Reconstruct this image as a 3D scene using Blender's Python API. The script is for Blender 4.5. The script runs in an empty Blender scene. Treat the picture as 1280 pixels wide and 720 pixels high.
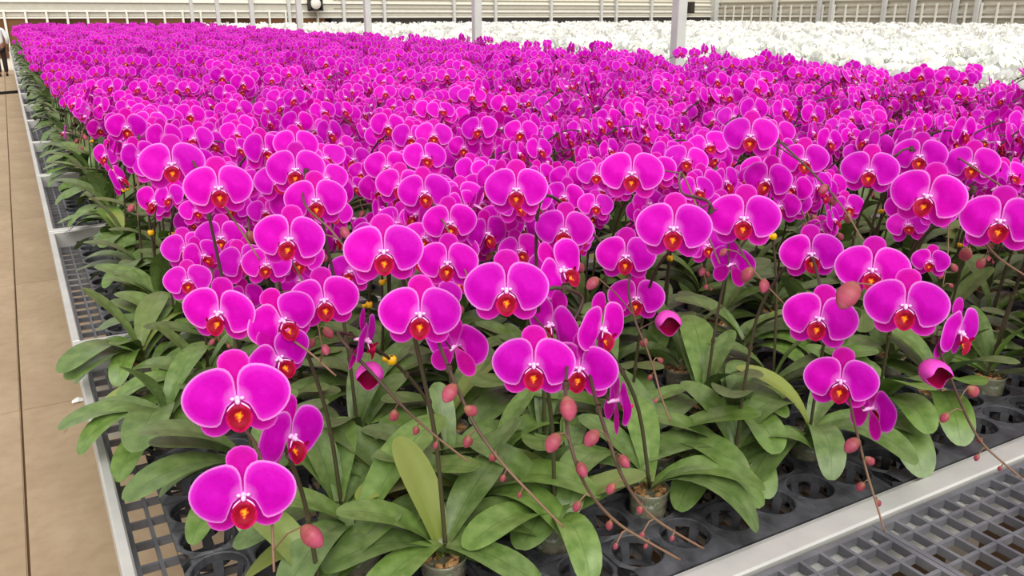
import bpy, math, random
import numpy as np
from mathutils import Vector, Matrix

random.seed(7)
rng = np.random.default_rng(7)
scene = bpy.context.scene
COL = scene.collection
R = math.radians
Z0 = 0.9            # height of the tray tops and bench rails
FL = 0.0            # floor

# ------------------------------------------------------------------ camera
cam_d = bpy.data.cameras.new('camera'); cam = bpy.data.objects.new('camera', cam_d); COL.objects.link(cam)
cam_d.sensor_width = 36.0; cam_d.lens = 36.0 * 1064.0 / 1280.0; cam_d.clip_end = 300
RIGHT = Vector((0.86851, -0.49566, 0.0)); UP = Vector((0.15208, 0.26648, 0.95177)); FWD = Vector((0.47176, 0.82662, -0.30682))
CAM = Vector((0, 0, 1.9))
cam.matrix_world = Matrix(((RIGHT.x, UP.x, -FWD.x, CAM.x), (RIGHT.y, UP.y, -FWD.y, CAM.y), (RIGHT.z, UP.z, -FWD.z, CAM.z), (0, 0, 0, 1)))
scene.camera = cam

# ------------------------------------------------------------------ world, light, exposure
world = bpy.data.worlds.new('world'); scene.world = world; world.use_nodes = True
bg = world.node_tree.nodes['Background']; bg.inputs[0].default_value = (1.0, 0.98, 0.95, 1); bg.inputs[1].default_value = 0.72
sun_d = bpy.data.lights.new('sun', 'SUN'); sun_d.energy = 2.9; sun_d.angle = R(55); sun_d.color = (1, 0.98, 0.94)
sun = bpy.data.objects.new('sun', sun_d); COL.objects.link(sun); sun.rotation_euler = (R(40), R(-14), 0)
vs = scene.view_settings
vs.view_transform = 'Standard'; vs.look = 'None'; vs.gamma = 1.0; vs.use_curve_mapping = False; vs.exposure = 0.2

# ------------------------------------------------------------------ helpers
def srgb(r, g, b):
    f = lambda c: (c / 255) / 12.92 if c / 255 <= 0.04045 else ((c / 255 + 0.055) / 1.055) ** 2.4
    return (f(r), f(g), f(b), 1.0)

def new_mat(name, rough=0.5, spec=0.4, translucent=0.0, metallic=0.0):
    m = bpy.data.materials.new(name); m.use_nodes = True
    nt = m.node_tree; b = nt.nodes['Principled BSDF']
    b.inputs['Roughness'].default_value = rough; b.inputs['Specular IOR Level'].default_value = spec; b.inputs['Metallic'].default_value = metallic
    tr = None
    if translucent:
        tr = nt.nodes.new('ShaderNodeBsdfTranslucent'); mx = nt.nodes.new('ShaderNodeMixShader'); mx.inputs[0].default_value = translucent
        nt.links.new(b.outputs[0], mx.inputs[1]); nt.links.new(tr.outputs[0], mx.inputs[2])
        nt.links.new(mx.outputs[0], nt.nodes['Material Output'].inputs[0])
    return m, nt, b, tr

def ramp(nt, fac, stops, interp='LINEAR'):
    r = nt.nodes.new('ShaderNodeValToRGB'); cr = r.color_ramp; cr.interpolation = interp
    while len(cr.elements) < len(stops): cr.elements.new(0.5)
    for e, (p, c) in zip(cr.elements, stops): e.position = p; e.color = c
    nt.links.new(fac, r.inputs[0]); return r.outputs[0]

def mixc(nt, fac, a, b, mode='MIX'):
    n = nt.nodes.new('ShaderNodeMix'); n.data_type = 'RGBA'; n.blend_type = mode
    for sock, v in ((n.inputs[0], fac), (n.inputs[6], a), (n.inputs[7], b)):
        if isinstance(v, bpy.types.NodeSocket): nt.links.new(v, sock)
        else: sock.default_value = v
    return n.outputs[2]

def noise(nt, scale, detail=3, coord='Object', rough=0.55):
    tc = nt.nodes.new('ShaderNodeTexCoord'); n = nt.nodes.new('ShaderNodeTexNoise')
    n.inputs['Scale'].default_value = scale; n.inputs['Detail'].default_value = detail; n.inputs['Roughness'].default_value = rough
    nt.links.new(tc.outputs[coord], n.inputs['Vector']); return n.outputs['Fac']

def uvxy(nt):
    u = nt.nodes.new('ShaderNodeUVMap'); s = nt.nodes.new('ShaderNodeSeparateXYZ'); nt.links.new(u.outputs[0], s.inputs[0]); return s.outputs[0], s.outputs[1]

def bump(nt, b, height, strength=0.3, dist=0.01):
    n = nt.nodes.new('ShaderNodeBump'); n.inputs['Strength'].default_value = strength; n.inputs['Distance'].default_value = dist
    nt.links.new(height, n.inputs['Height']); nt.links.new(n.outputs[0], b.inputs['Normal'])

def setc(nt, b, tr, col):
    for t in (b.inputs['Base Color'],) + ((tr.inputs[0],) if tr else ()):
        if isinstance(col, bpy.types.NodeSocket): nt.links.new(col, t)
        else: t.default_value = col

def obj_random(nt):
    return nt.nodes.new('ShaderNodeObjectInfo').outputs['Random']

def hsv(nt, col, h=0.5, s=1.0, v=1.0):
    n = nt.nodes.new('ShaderNodeHueSaturation')
    for k, x in (('Hue', h), ('Saturation', s), ('Value', v)):
        if isinstance(x, bpy.types.NodeSocket): nt.links.new(x, n.inputs[k])
        else: n.inputs[k].default_value = x
    nt.links.new(col, n.inputs['Color']); return n.outputs[0]

def maprange(nt, v, a, b, c, d):
    n = nt.nodes.new('ShaderNodeMapRange'); nt.links.new(v, n.inputs[0])
    for i, x in enumerate((a, b, c, d)): n.inputs[i + 1].default_value = x
    return n.outputs[0]

class MB:
    """collects faces with uv and material index; build() makes one mesh object"""
    def __init__(s): s.v = []; s.f = []; s.uv = []; s.mi = []
    def face(s, idx, uvs=None, mi=0):
        s.f.append(tuple(idx)); s.uv.extend(uvs or [(0, 0)] * len(idx)); s.mi.append(mi)
    def box(s, x0, x1, y0, y1, z0, z1, mi=0):
        b = len(s.v); s.v += [(x, y, z) for x in (x0, x1) for y in (y0, y1) for z in (z0, z1)]
        for q in ((0, 1, 3, 2), (4, 6, 7, 5), (0, 4, 5, 1), (2, 3, 7, 6), (0, 2, 6, 4), (1, 5, 7, 3)):
            s.face([b + i for i in q], mi=mi)
        return s
    def tube(s, pts, rad, n=6, mi=0, cap=True, v0=0.0, v1=1.0):
        pts = [Vector(p) for p in pts]; m = len(pts); b = len(s.v)
        if not hasattr(rad, '__len__'): rad = [rad] * m
        side = None
        for i, p in enumerate(pts):
            t = (pts[min(i + 1, m - 1)] - pts[max(i - 1, 0)])
            t = t.normalized() if t.length > 1e-9 else Vector((0, 0, 1))
            if side is None: side = t.cross(Vector((0.31, 0.9, 0.2))).normalized()
            side = (side - t * side.dot(t)).normalized(); up = t.cross(side)
            for k in range(n):
                a = 2 * math.pi * k / n; s.v.append(tuple(p + (side * math.cos(a) + up * math.sin(a)) * rad[i]))
        for i in range(m - 1):
            va = v0 + (v1 - v0) * i / (m - 1); vb = v0 + (v1 - v0) * (i + 1) / (m - 1)
            for k in range(n):
                k2 = (k + 1) % n
                s.face((b + i * n + k, b + i * n + k2, b + (i + 1) * n + k2, b + (i + 1) * n + k), [(0, va), (1, va), (1, vb), (0, vb)], mi)
        if cap:
            s.face([b + k for k in range(n)][::-1], [(0, v0)] * n, mi); s.face([b + (m - 1) * n + k for k in range(n)], [(0, v1)] * n, mi)
        return s
    def lathe(s, prof, n=16, mi=0, cx=0, cy=0):
        b = len(s.v); m = len(prof)
        for r, z in prof:
            for k in range(n):
                a = 2 * math.pi * k / n; s.v.append((cx + r * math.cos(a), cy + r * math.sin(a), z))
        for i in range(m - 1):
            for k in range(n):
                k2 = (k + 1) % n
                s.face((b + i * n + k, b + i * n + k2, b + (i + 1) * n + k2, b + (i + 1) * n + k), [(k / n, i / (m - 1))] * 4, mi)
        return s
    def grid(s, P, UV, mi=0, flip=False):
        b = len(s.v); nr = len(P); nc = len(P[0])
        for r in P: s.v += [tuple(p) for p in r]
        for i in range(nr - 1):
            for j in range(nc - 1):
                q = [(i, j), (i, j + 1), (i + 1, j + 1), (i + 1, j)]
                if flip: q = q[::-1]
                s.face([b + a * nc + c for a, c in q], [UV[a][c] for a, c in q], mi)
        return s
    def mesh(s, name, mats, smooth=True):
        me = bpy.data.meshes.new(name); me.from_pydata(s.v, [], s.f)
        uv = me.uv_layers.new(name='UVMap'); uv.data.foreach_set('uv', np.asarray(s.uv, dtype=np.float32).ravel())
        me.polygons.foreach_set('material_index', s.mi)
        if smooth: me.polygons.foreach_set('use_smooth', [True] * len(s.f))
        for m in (mats if isinstance(mats, (list, tuple)) else [mats]): me.materials.append(m)
        me.update(); return me
    def build(s, name, mats, parent=None, smooth=False):
        return put(name, s.mesh(name, mats, smooth), parent)

def put(name, data, parent=None, mat=None):
    o = bpy.data.objects.new(name, data); COL.objects.link(o)
    if parent: o.parent = parent
    if mat is not None: o.matrix_local = mat
    return o

ORD = 'first second third fourth fifth sixth seventh eighth ninth tenth eleventh twelfth thirteenth fourteenth fifteenth sixteenth seventeenth eighteenth nineteenth twentieth twenty-first twenty-second twenty-third'.split()
def tag(o, label=None, cat=None, group=None, kind=None):
    for k, v in (('label', label), ('category', cat), ('group', group), ('kind', kind)):
        if v: o[k] = v
    return o

def empty(name, loc=(0, 0, 0), rz=0.0):
    o = bpy.data.objects.new(name, None); COL.objects.link(o); o.location = loc; o.rotation_euler = (0, 0, rz); o.empty_display_size = 0.05; return o

def catmull(pts, n=6):
    P = [Vector(p) for p in pts]; P = [P[0] * 2 - P[1]] + P + [P[-1] * 2 - P[-2]]; out = []
    for i in range(1, len(P) - 2):
        a, b, c, d = P[i - 1:i + 3]
        for k in range(n):
            t = k / n
            out.append(0.5 * ((2 * b) + (c - a) * t + (2 * a - 5 * b + 4 * c - d) * t * t + (3 * b - a - 3 * c + d) * t ** 3))
    out.append(P[-2]); return out

def facing(d, roll=0.0):
    """rotation whose local -Y looks along d"""
    y = -Vector(d).normalized(); z = Vector((0, 0, 1)); z = (z - y * z.dot(y)).normalized(); x = y.cross(z)
    m = Matrix((x, y, z)).transposed().to_4x4()
    return m @ Matrix.Rotation(roll, 4, 'Y')

# ------------------------------------------------------------------ materials
M = {}
def petal_material(name, inner, edge, sat_var=True):
    m, nt, b, tr = new_mat(name, rough=0.55, spec=0.12, translucent=0.28)
    u, v = uvxy(nt)
    c = ramp(nt, u, [(0.0, inner[1]), (0.25, inner[0]), (0.70, inner[0]), (0.90, edge[0]), (0.97, edge[1]), (1.0, edge[1])])
    tc = nt.nodes.new('ShaderNodeTexCoord'); ln = nt.nodes.new('ShaderNodeVectorMath'); ln.operation = 'LENGTH'; nt.links.new(tc.outputs['Object'], ln.inputs[0])
    c = mixc(nt, maprange(nt, ln.outputs['Value'], 0.05, 0.15, 0.6, 0.0), c, edge[1])
    n = noise(nt, 30, 2, 'Object')
    c = hsv(nt, c, 0.5, 1.0, maprange(nt, n, 0.2, 0.8, 0.88, 1.1))
    c = hsv(nt, c, maprange(nt, obj_random(nt), 0, 1, 0.49, 0.51), 1.0, maprange(nt, obj_random(nt), 0, 1, 0.86, 1.1)) if sat_var else c
    setc(nt, b, tr, c)
    return m
M['petal'] = petal_material('magenta_petal', (srgb(214, 2, 190), srgb(222, 16, 200)), (srgb(224, 44, 206), srgb(244, 146, 234)))
M['sepal'] = petal_material('magenta_sepal', (srgb(206, 4, 166), srgb(206, 20, 170)), (srgb(216, 34, 184), srgb(232, 100, 212)))
M['white_petal'] = petal_material('white_petal', (srgb(243, 244, 240), srgb(242, 243, 230)), (srgb(243, 244, 241), srgb(246, 247, 245)), False)

def lip_material(name, core, mid, rim):
    m, nt, b, tr = new_mat(name, rough=0.5, spec=0.12, translucent=0.05)
    u, v = uvxy(nt)
    n = noise(nt, 34, 2); 
    add = nt.nodes.new('ShaderNodeMath'); add.operation = 'ADD'; nt.links.new(u, add.inputs[0]); nt.links.new(maprange(nt, n, 0.25, 0.75, -0.16, 0.16), add.inputs[1])
    c = ramp(nt, add.outputs[0], [(0.0, core[0]), (0.12, core[0]), (0.22, core[1]), (0.32, mid), (0.72, mid), (1.0, rim)])
    setc(nt, b, tr, c); return m
M['lip'] = lip_material('crimson_lip', (srgb(240, 160, 24), srgb(222, 96, 24)), srgb(142, 4, 36), srgb(196, 10, 92))
M['white_lip'] = lip_material('yellow_lip', (srgb(230, 200, 60), srgb(228, 200, 90)), srgb(240, 234, 190), srgb(250, 248, 240))
m, nt, b, tr = new_mat('column', 0.4, 0.4); setc(nt, b, tr, srgb(250, 196, 240)); M['column'] = m

m, nt, b, tr = new_mat('leaf', rough=0.36, spec=0.5, translucent=0.1)
u, v = uvxy(nt)
n1 = noise(nt, 9, 3); n2 = noise(nt, 60, 2)
c = mixc(nt, maprange(nt, n1, 0.3, 0.7, 0, 1), srgb(82, 110, 46), srgb(116, 140, 76))
c = mixc(nt, ramp(nt, u, [(0.0, (1, 1, 1, 1)), (0.05, (0, 0, 0, 1))]), c, srgb(78, 104, 52))
c = mixc(nt, ramp(nt, v, [(0.0, (1, 1, 1, 1)), (0.12, (0, 0, 0, 1))]), c, srgb(120, 130, 80))
rr = obj_random(nt)
c = mixc(nt, ramp(nt, rr, [(0.0, (1, 1, 1, 1)), (0.05, (0, 0, 0, 1))]), c, srgb(150, 165, 62))
c = hsv(nt, c, 0.5, maprange(nt, rr, 0, 1, 0.92, 1.06), maprange(nt, rr, 0, 1, 0.8, 1.14))
setc(nt, b, tr, c); bump(nt, b, n2, 0.06, 0.004); M['leaf'] = m

m, nt, b, tr = new_mat('stalk', 0.5, 0.35)
u, v = uvxy(nt)
setc(nt, b, tr, ramp(nt, v, [(0.0, srgb(74, 72, 46)), (0.3, srgb(62, 46, 36)), (0.7, srgb(84, 62, 50)), (0.85, srgb(122, 96, 72)), (1.0, srgb(132, 98, 78))])); M['stalk'] = m
m, nt, b, tr = new_mat('pale_green_stalk', 0.5, 0.35); setc(nt, b, tr, srgb(130, 142, 92)); M['white_stalk'] = m

m, nt, b, tr = new_mat('bud', 0.45, 0.35, 0.1)
u, v = uvxy(nt)
c = ramp(nt, v, [(0.0, srgb(150, 130, 84)), (0.2, srgb(156, 78, 74)), (0.6, srgb(190, 84, 114)), (1.0, srgb(206, 136, 136))])
c = mixc(nt, maprange(nt, noise(nt, 3, 2, 'UV'), 0.3, 0.75, 0, 0.6), c, srgb(138, 48, 60))
c = hsv(nt, c, 0.5, 1.0, maprange(nt, obj_random(nt), 0, 1, 0.8, 1.1)); setc(nt, b, tr, c); M['bud'] = m
m, nt, b, tr = new_mat('opening_bud', 0.45, 0.3, 0.15)
u, v = uvxy(nt)
setc(nt, b, tr, ramp(nt, v, [(0.0, srgb(205, 100, 130)), (0.35, srgb(226, 60, 178)), (0.85, srgb(228, 80, 200)), (1.0, srgb(244, 150, 226))])); M['opening'] = m
m, nt, b, tr = new_mat('opening_inside', 0.55, 0.15); setc(nt, b, tr, srgb(150, 8, 66)); M['opening_in'] = m
m, nt, b, tr = new_mat('white_bud', 0.45, 0.3); setc(nt, b, tr, srgb(205, 214, 160)); M['white_bud'] = m

m, nt, b, tr = new_mat('clear_pot_film', 0.18, 0.6)
n1 = noise(nt, 26, 4); n2 = noise(nt, 60, 3)
c = ramp(nt, n1, [(0.3, srgb(78, 72, 58)), (0.48, srgb(130, 124, 106)), (0.6, srgb(106, 116, 88)), (0.72, srgb(196, 192, 180))])
setc(nt, b, tr, c); bump(nt, b, n2, 0.5, 0.006); b.inputs['Coat Weight'].default_value = 0.6; b.inputs['Coat Roughness'].default_value = 0.12; M['pot'] = m
m, nt, b, tr = new_mat('bark', 0.8, 0.2)
c = ramp(nt, noise(nt, 45, 2), [(0.3, srgb(92, 64, 38)), (0.5, srgb(160, 120, 76)), (0.7, srgb(206, 172, 122))]); setc(nt, b, tr, c); M['bark'] = m
m, nt, b, tr = new_mat('yellow_clip', 0.35, 0.5); setc(nt, b, tr, srgb(240, 180, 10)); M['clip'] = m

m, nt, b, tr = new_mat('black_plastic', 0.42, 0.5)
c = mixc(nt, maprange(nt, noise(nt, 18, 4), 0.35, 0.7, 0, 1), srgb(46, 47, 50), srgb(80, 81, 85)); setc(nt, b, tr, c); M['tray'] = m
m, nt, b, tr = new_mat('dark_grid_plastic', 0.4, 0.5)
c = mixc(nt, maprange(nt, noise(nt, 8, 4), 0.35, 0.7, 0, 1), srgb(84, 85, 90), srgb(112, 113, 117)); setc(nt, b, tr, c); M['grid'] = m
m, nt, b, tr = new_mat('aluminium_rail', 0.42, 0.5, metallic=0.35)
c = mixc(nt, maprange(nt, noise(nt, 6, 5), 0.3, 0.7, 0, 1), srgb(182, 182, 177), srgb(204, 203, 197)); setc(nt, b, tr, c); bump(nt, b, noise(nt, 120, 2), 0.04, 0.002); M['alu'] = m
m, nt, b, tr = new_mat('painted_steel', 0.5, 0.4)
c = mixc(nt, maprange(nt, noise(nt, 3, 4), 0.3, 0.7, 0, 1), srgb(188, 190, 186), srgb(208, 208, 204)); setc(nt, b, tr, c); M['steel'] = m

m, nt, b, tr = new_mat('concrete_slab', 0.7, 0.3)
n1 = noise(nt, 1.3, 6, rough=0.65); n2 = noise(nt, 14, 5); n3 = noise(nt, 90, 2)
c = ramp(nt, n1, [(0.25, srgb(152, 130, 103)), (0.5, srgb(168, 145, 117)), (0.75, srgb(184, 162, 134))])
c = mixc(nt, maprange(nt, n2, 0.45, 0.8, 0, 0.4), c, srgb(142, 116, 88))
c = hsv(nt, c, 0.5, 1.0, maprange(nt, obj_random(nt), 0, 1, 0.95, 1.05))
setc(nt, b, tr, c); bump(nt, b, n3, 0.1, 0.003); M['slab'] = m
m, nt, b, tr = new_mat('floor_base', 0.85, 0.2)
c = mixc(nt, noise(nt, 2, 5), srgb(104, 78, 56), srgb(126, 98, 74)); setc(nt, b, tr, c); M['floor'] = m
def plain(name, col, rough=0.6, spec=0.3, var=0.06):
    m, nt, b, tr = new_mat(name, rough, spec)
    rgb = nt.nodes.new('ShaderNodeRGB'); rgb.outputs[0].default_value = col
    c = hsv(nt, rgb.outputs[0], 0.5, 1.0, maprange(nt, noise(nt, 5, 4), 0.25, 0.75, 1 - var, 1 + var)); setc(nt, b, tr, c); M[name] = m; return m
plain('cream_panel', srgb(226, 221, 205)); plain('grey_panel', srgb(190, 186, 172)); plain('white_frame', srgb(226, 224, 214))
plain('dark_vent', srgb(52, 46, 42)); plain('olive_panel', srgb(160, 156, 140))
plain('black_rubber', srgb(30, 28, 30)); plain('white_cotton', srgb(226, 228, 230)); plain('dark_trousers', srgb(44, 36, 36)); plain('skin', srgb(150, 108, 84))
plain('grey_cap', srgb(200, 198, 196)); plain('dark_hair', srgb(36, 30, 28)); plain('paper', srgb(236, 234, 228))
m, nt, b, tr = new_mat('cooling_pad', 0.9, 0.1)
wv = nt.nodes.new('ShaderNodeTexWave'); wv.inputs['Scale'].default_value = 12; wv.inputs['Distortion'].default_value = 1.5
tc = nt.nodes.new('ShaderNodeTexCoord'); nt.links.new(tc.outputs['Object'], wv.inputs['Vector'])
c = mixc(nt, wv.outputs['Fac'], srgb(84, 58, 40), srgb(128, 92, 62))
c = hsv(nt, c, 0.5, 1.0, maprange(nt, obj_random(nt), 0, 1, 0.35, 1.25)); setc(nt, b, tr, c); M['pad'] = m

# ------------------------------------------------------------------ setting: floor, walls
fl = MB().box(-4, 34, -3, 37, -0.06, -0.02).build('floor', M['floor']); tag(fl, 'brown floor beneath the benches and aisle', kind='structure')
xs = [-3.8, -2.606, -1.412, -0.217, 0.98]
sl = MB(); g = 0.004; w, l = 1.194, 2.4
sl.box(g, w - g, g, l - g, -0.02, -0.004); sl.box(g + 0.004, w - g - 0.004, g + 0.004, l - g - 0.004, -0.004, 0.0)
slab_me = sl.mesh('slab', M['slab'], False)
for i in range(4):
    for j in range(16):
        put('slab', slab_me, fl, Matrix.Translation((xs[i], -2.6 + j * l, 0)))

YW, XW = 36.0, 33.0
wb = MB().box(-4, XW + 0.2, YW, YW + 0.1, -0.02, 4.6).build('wall_back', M['cream_panel']); tag(wb, 'far cream greenhouse end wall', kind='structure')
for z0, z1, mt in ((2.28, 2.32, 'white_frame'), (2.06, 2.26, 'grey_panel'), (1.95, 2.04, 'white_frame'), (1.81, 1.93, 'grey_panel'), (1.73, 1.79, 'white_frame'), (2.75, 2.8, 'grey_panel')):
    MB().box(-4, XW, YW - (0.08 if mt == 'white_frame' else 0.03), YW, z0, z1).build('wall_rail', M[mt], wb)
pad_me = MB().box(0, 0.56, YW - 0.04, YW, 0.4, 1.72).mesh('cooling_pad', M['pad'], False)
post_me = MB().box(-0.035, 0.035, YW - 0.14, YW - 0.06, 0, 2.0).mesh('wall_post', M['white_frame'], False)
k = 0; x = -3.9
while x < 11.5:
    put('cooling_pad', pad_me, wb, Matrix.Translation((x + 0.05, 0, 0))); put('wall_post', post_me, wb, Matrix.Translation((x, 0, 0))); x += 0.66
MB().box(11.6, XW, YW - 0.04, YW, 0.4, 1.72).build('dark_vent_band', M['dark_vent'], wb)
tall_me = MB().box(-0.06, 0.06, YW - 0.2, YW - 0.06, 0, 4.6).mesh('wall_mullion', M['steel'], False)
for x in (8.6, 10.1, 12.4, 14.2, 17.5, 19.6, 22.6, 25.5, 26.4, 28.6): put('wall_mullion', tall_me, wb, Matrix.Translation((x, 0, 0)))
for z in (2.1, 2.45, 2.62): MB().box(12, XW, YW - 0.05, YW, z, z + 0.025).build('wall_seam', M['olive_panel'], wb)

wr = MB().box(XW, XW + 0.1, -3, YW + 0.1, -0.02, 4.6).build('wall_right', M['cream_panel']); tag(wr, 'cream greenhouse side wall behind white orchids', kind='structure')
MB().box(XW - 0.05, XW, -3, YW, 0.3, 1.74).build('lower_panel', M['olive_panel'], wr)
for z0, z1, mt in ((1.74, 1.82, 'white_frame'), (2.2, 2.25, 'grey_panel'), (1.9, 2.02, 'grey_panel'), (2.4, 2.46, 'olive_panel')): MB().box(XW - 0.1, XW, -3, YW, z0, z1).build('wall_rail', M[mt], wr)
sp_me = MB().box(XW - 0.16, XW - 0.1, -0.035, 0.035, 0, 2.3).mesh('wall_post', M['white_frame'], False)
st_me = MB().box(XW - 0.24, XW - 0.1, -0.09, 0.09, 0, 4.6).mesh('wall_mullion', M['steel'], False)
for i in range(34): put('wall_post', sp_me, wr, Matrix.Translation((0, 14 + i * 0.64, 0)))
for y in (18.6, 21.2, 22.1, 24.0, 25.4, 28.2, 28.9, 31.6): put('wall_mullion', st_me, wr, Matrix.Translation((0, y, 0)))
co = MB().box(XW - 0.35, XW - 0.02, YW - 0.35, YW - 0.02, 0, 4.6).build('corner_column', M['steel'], wr)

# support posts between the beds
def support_post(x, y, n):
    t = empty('support_post', (x, y, 0))
    tag(t, f'{ORD[n]} square grey steel post in the gap, counted from the bare grid bench end', 'post', 'steel posts along the gap between the beds')
    p = MB(); h = 0.055; c = 0.008
    prof = [(-h + c, -h), (h - c, -h), (h, -h + c), (h, h - c), (h - c, h), (-h + c, h), (-h, h - c), (-h, -h + c)]
    for z in (0.0, 4.4): p.v += [(a, b_, z) for a, b_ in prof]
    for i in range(8): p.face((i, (i + 1) % 8, 8 + (i + 1) % 8, 8 + i))
    p.face(range(8)[::-1]); p.face(range(8, 16)); p.build('shaft', M['steel'], t)
    b_ = MB().box(-0.1, 0.1, -0.1, 0.1, 0, 0.015); b_.build('base_plate', M['steel'], t)
for i in range(7): support_post(5.72, 6.74 + 4.27 * i, i)

def fan(x, y, z, rz, label):
    t = empty('wall_fan', (x, y, z), rz); tag(t, label, 'fan')
    f_ = MB(); s = 0.28
    for a in ((-s, s, -0.15, 0.15, s - 0.05, s), (-s, s, -0.15, 0.15, -s, -s + 0.05), (-s, -s + 0.05, -0.15, 0.15, -s, s), (s - 0.05, s, -0.15, 0.15, -s, s)): f_.box(*a)
    f_.box(-s, s, 0.1, 0.14, -s, s); f_.build('housing', M['dark_vent'], t)
    d = MB().lathe([(0.0, 0.0), (0.2, 0.0), (0.22, 0.03), (0.22, 0.12)], 24)
    d.v = [(a, b_ - 0.12, c_) for a, c_, b_ in d.v]; d.build('fan_face', M['white_frame'], t, True)
    MB().box(-0.03, 0.03, 0.14, 0.42, -0.03, 0.03).build('bracket', M['steel'], t)
fan(11.1, YW - 0.45, 2.28, 0, 'square dark fan with round pale face on far end wall')
fan(XW - 2.2, YW - 0.45, 2.2, R(80), 'dark fan turned sideways near the wall corner column')

# ------------------------------------------------------------------ benches
def chamfered(mb, x0, x1, y0, y1, z0, z1, c=0.004, mi=0):
    """box with chamfered top edges"""
    b = len(mb.v)
    mb.v += [(x0, y0, z0), (x1, y0, z0), (x1, y1, z0), (x0, y1, z0), (x0, y0, z1 - c), (x1, y0, z1 - c), (x1, y1, z1 - c), (x0, y1, z1 - c),
             (x0 + c, y0 + c, z1), (x1 - c, y0 + c, z1), (x1 - c, y1 - c, z1), (x0 + c, y1 - c, z1)]
    for q in ((3, 2, 1, 0), (0, 1, 5, 4), (1, 2, 6, 5), (2, 3, 7, 6), (3, 0, 4, 7), (4, 5, 9, 8), (5, 6, 10, 9), (6, 7, 11, 10), (7, 4, 8, 11), (8, 9, 10, 11)): mb.face([b + i for i in q], mi=mi)
    return mb
_panel = {}
def grid_panel_mesh(w, d, px, py):
    key = (round(w, 3), round(d, 3), px, py)
    if key in _panel: return _panel[key]
    m = MB(); t = 0.004; z0, z1 = -0.018, 0.0
    for a in ((0, 0.012, 0, d), (w - 0.012, w, 0, d)): m.box(*a, z0, z1)
    for a in ((0.012, w - 0.012, 0, 0.012), (0.012, w - 0.012, d - 0.012, d)): m.box(*a, z0, z1)
    n = round(w / px)
    for i in range(1, n): x = w * i / n; m.box(x - t, x + t, 0.012, d - 0.012, z0, z1)
    n = round(d / py)
    for i in range(1, n): y = d * i / n; m.box(0.012, w - 0.012, y - t, y + t, z0, z1 - 0.001)
    _panel[key] = m.mesh('grid_panel', M['grid'], False); return _panel[key]
def bench(x0, x1, y0, y1, label, group=None, px=0.052, py=0.085, panels=99, rail=0.054, flat=False):
    t = empty('growing_bench', (x0, y0, 0)); tag(t, label, 'bench', group)
    W, D = x1 - x0, y1 - y0; zt = Z0 + 0.018
    zg = Z0 - 0.055
    if flat: zg = Z0 + 0.012; zt = zg - 0.022
    a = MB(); chamfered(a, 0, W, 0, rail, zg - 0.03, zt); chamfered(a, 0.02, W - 0.02, rail, rail + 0.022, zg - 0.03, zt - 0.016, 0.002)
    if abs(y0 - 0.946) < 1e-6: chamfered(a, 0, W, -0.062, 0.0, Z0 - 0.075, Z0 - 0.05, 0.002)
    a.build('front_rail', M['alu'], t)
    a = MB(); chamfered(a, 0, W, D - 0.03, D, zg - 0.03, zt); a.build('back_rail', M['alu'], t)
    for xx in ((0, 0.024), (W - 0.024, W)): a = MB(); chamfered(a, xx[0], xx[1], rail + 0.001, D - 0.031, zg - 0.03, zt); a.build('side_rail', M['alu'], t)
    gw = 0.6; n = int((W - 0.05) / gw); gw = (W - 0.05) / n; gd = D - rail - 0.055 if not flat else D - 0.004
    for i in range(min(n, panels)): put('grid_panel', grid_panel_mesh(gw - 0.002, gd, px, py), t, Matrix.Translation((0.026 + i * gw, rail + 0.023 if not flat else 0.002, zg)))
    bm_ = MB().box(0.03, W - 0.03, 0.10, 0.16, zg - 0.16, zg - 0.1).mesh('support_beam', M['alu'], False)
    for yy in (0.0, D - 0.3): put('support_beam', bm_, t, Matrix.Translation((0, yy, 0)))
    lg = MB().box(-0.025, 0.025, -0.025, 0.025, 0, zg - 0.16).mesh('leg', M['alu'], False)
    for xx in [0.5 + (W - 1.0) * i / 3 for i in range(4)]:
        for yy in (0.13, D - 0.17): put('leg', lg, t, Matrix.Translation((xx, yy, 0)))
    return t
X0, X1 = 0.036, 5.35
benches = []
bench(X0, X1, -0.80, 0.938, 'empty growing bench with bare dark grid top and pale rail', px=0.053, py=0.053, flat=True)
Y1 = 0.946
bench(X0, X1, Y1, 2.792, 'rail-edged orchid bench next to the bare empty grid bench')
benches.append((Y1, 1.115, 7))
yb = 2.80
for k in range(17):
    if k == 0: bench(X0, X1, yb, yb + 1.68, 'second orchid bench, behind the one beside the bare grid bench')
    else: bench(X0, X1, yb, yb + 1.68, f'{ORD[k + 1]} orchid bench down the aisle, counted from the bare grid bench', 'purple orchid benches farther along the aisle', panels=2)
    benches.append((yb, yb + 0.17, 7)); yb += 1.69
YEND = yb
for k in range(5):
    bench(6.1 + k * 5.3, 11.3 + k * 5.3, 3.0, 33.5, f'{ORD[k]} long bench beneath the white orchids, counted from the steel posts', 'benches beneath the white orchids', panels=0)

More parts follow.
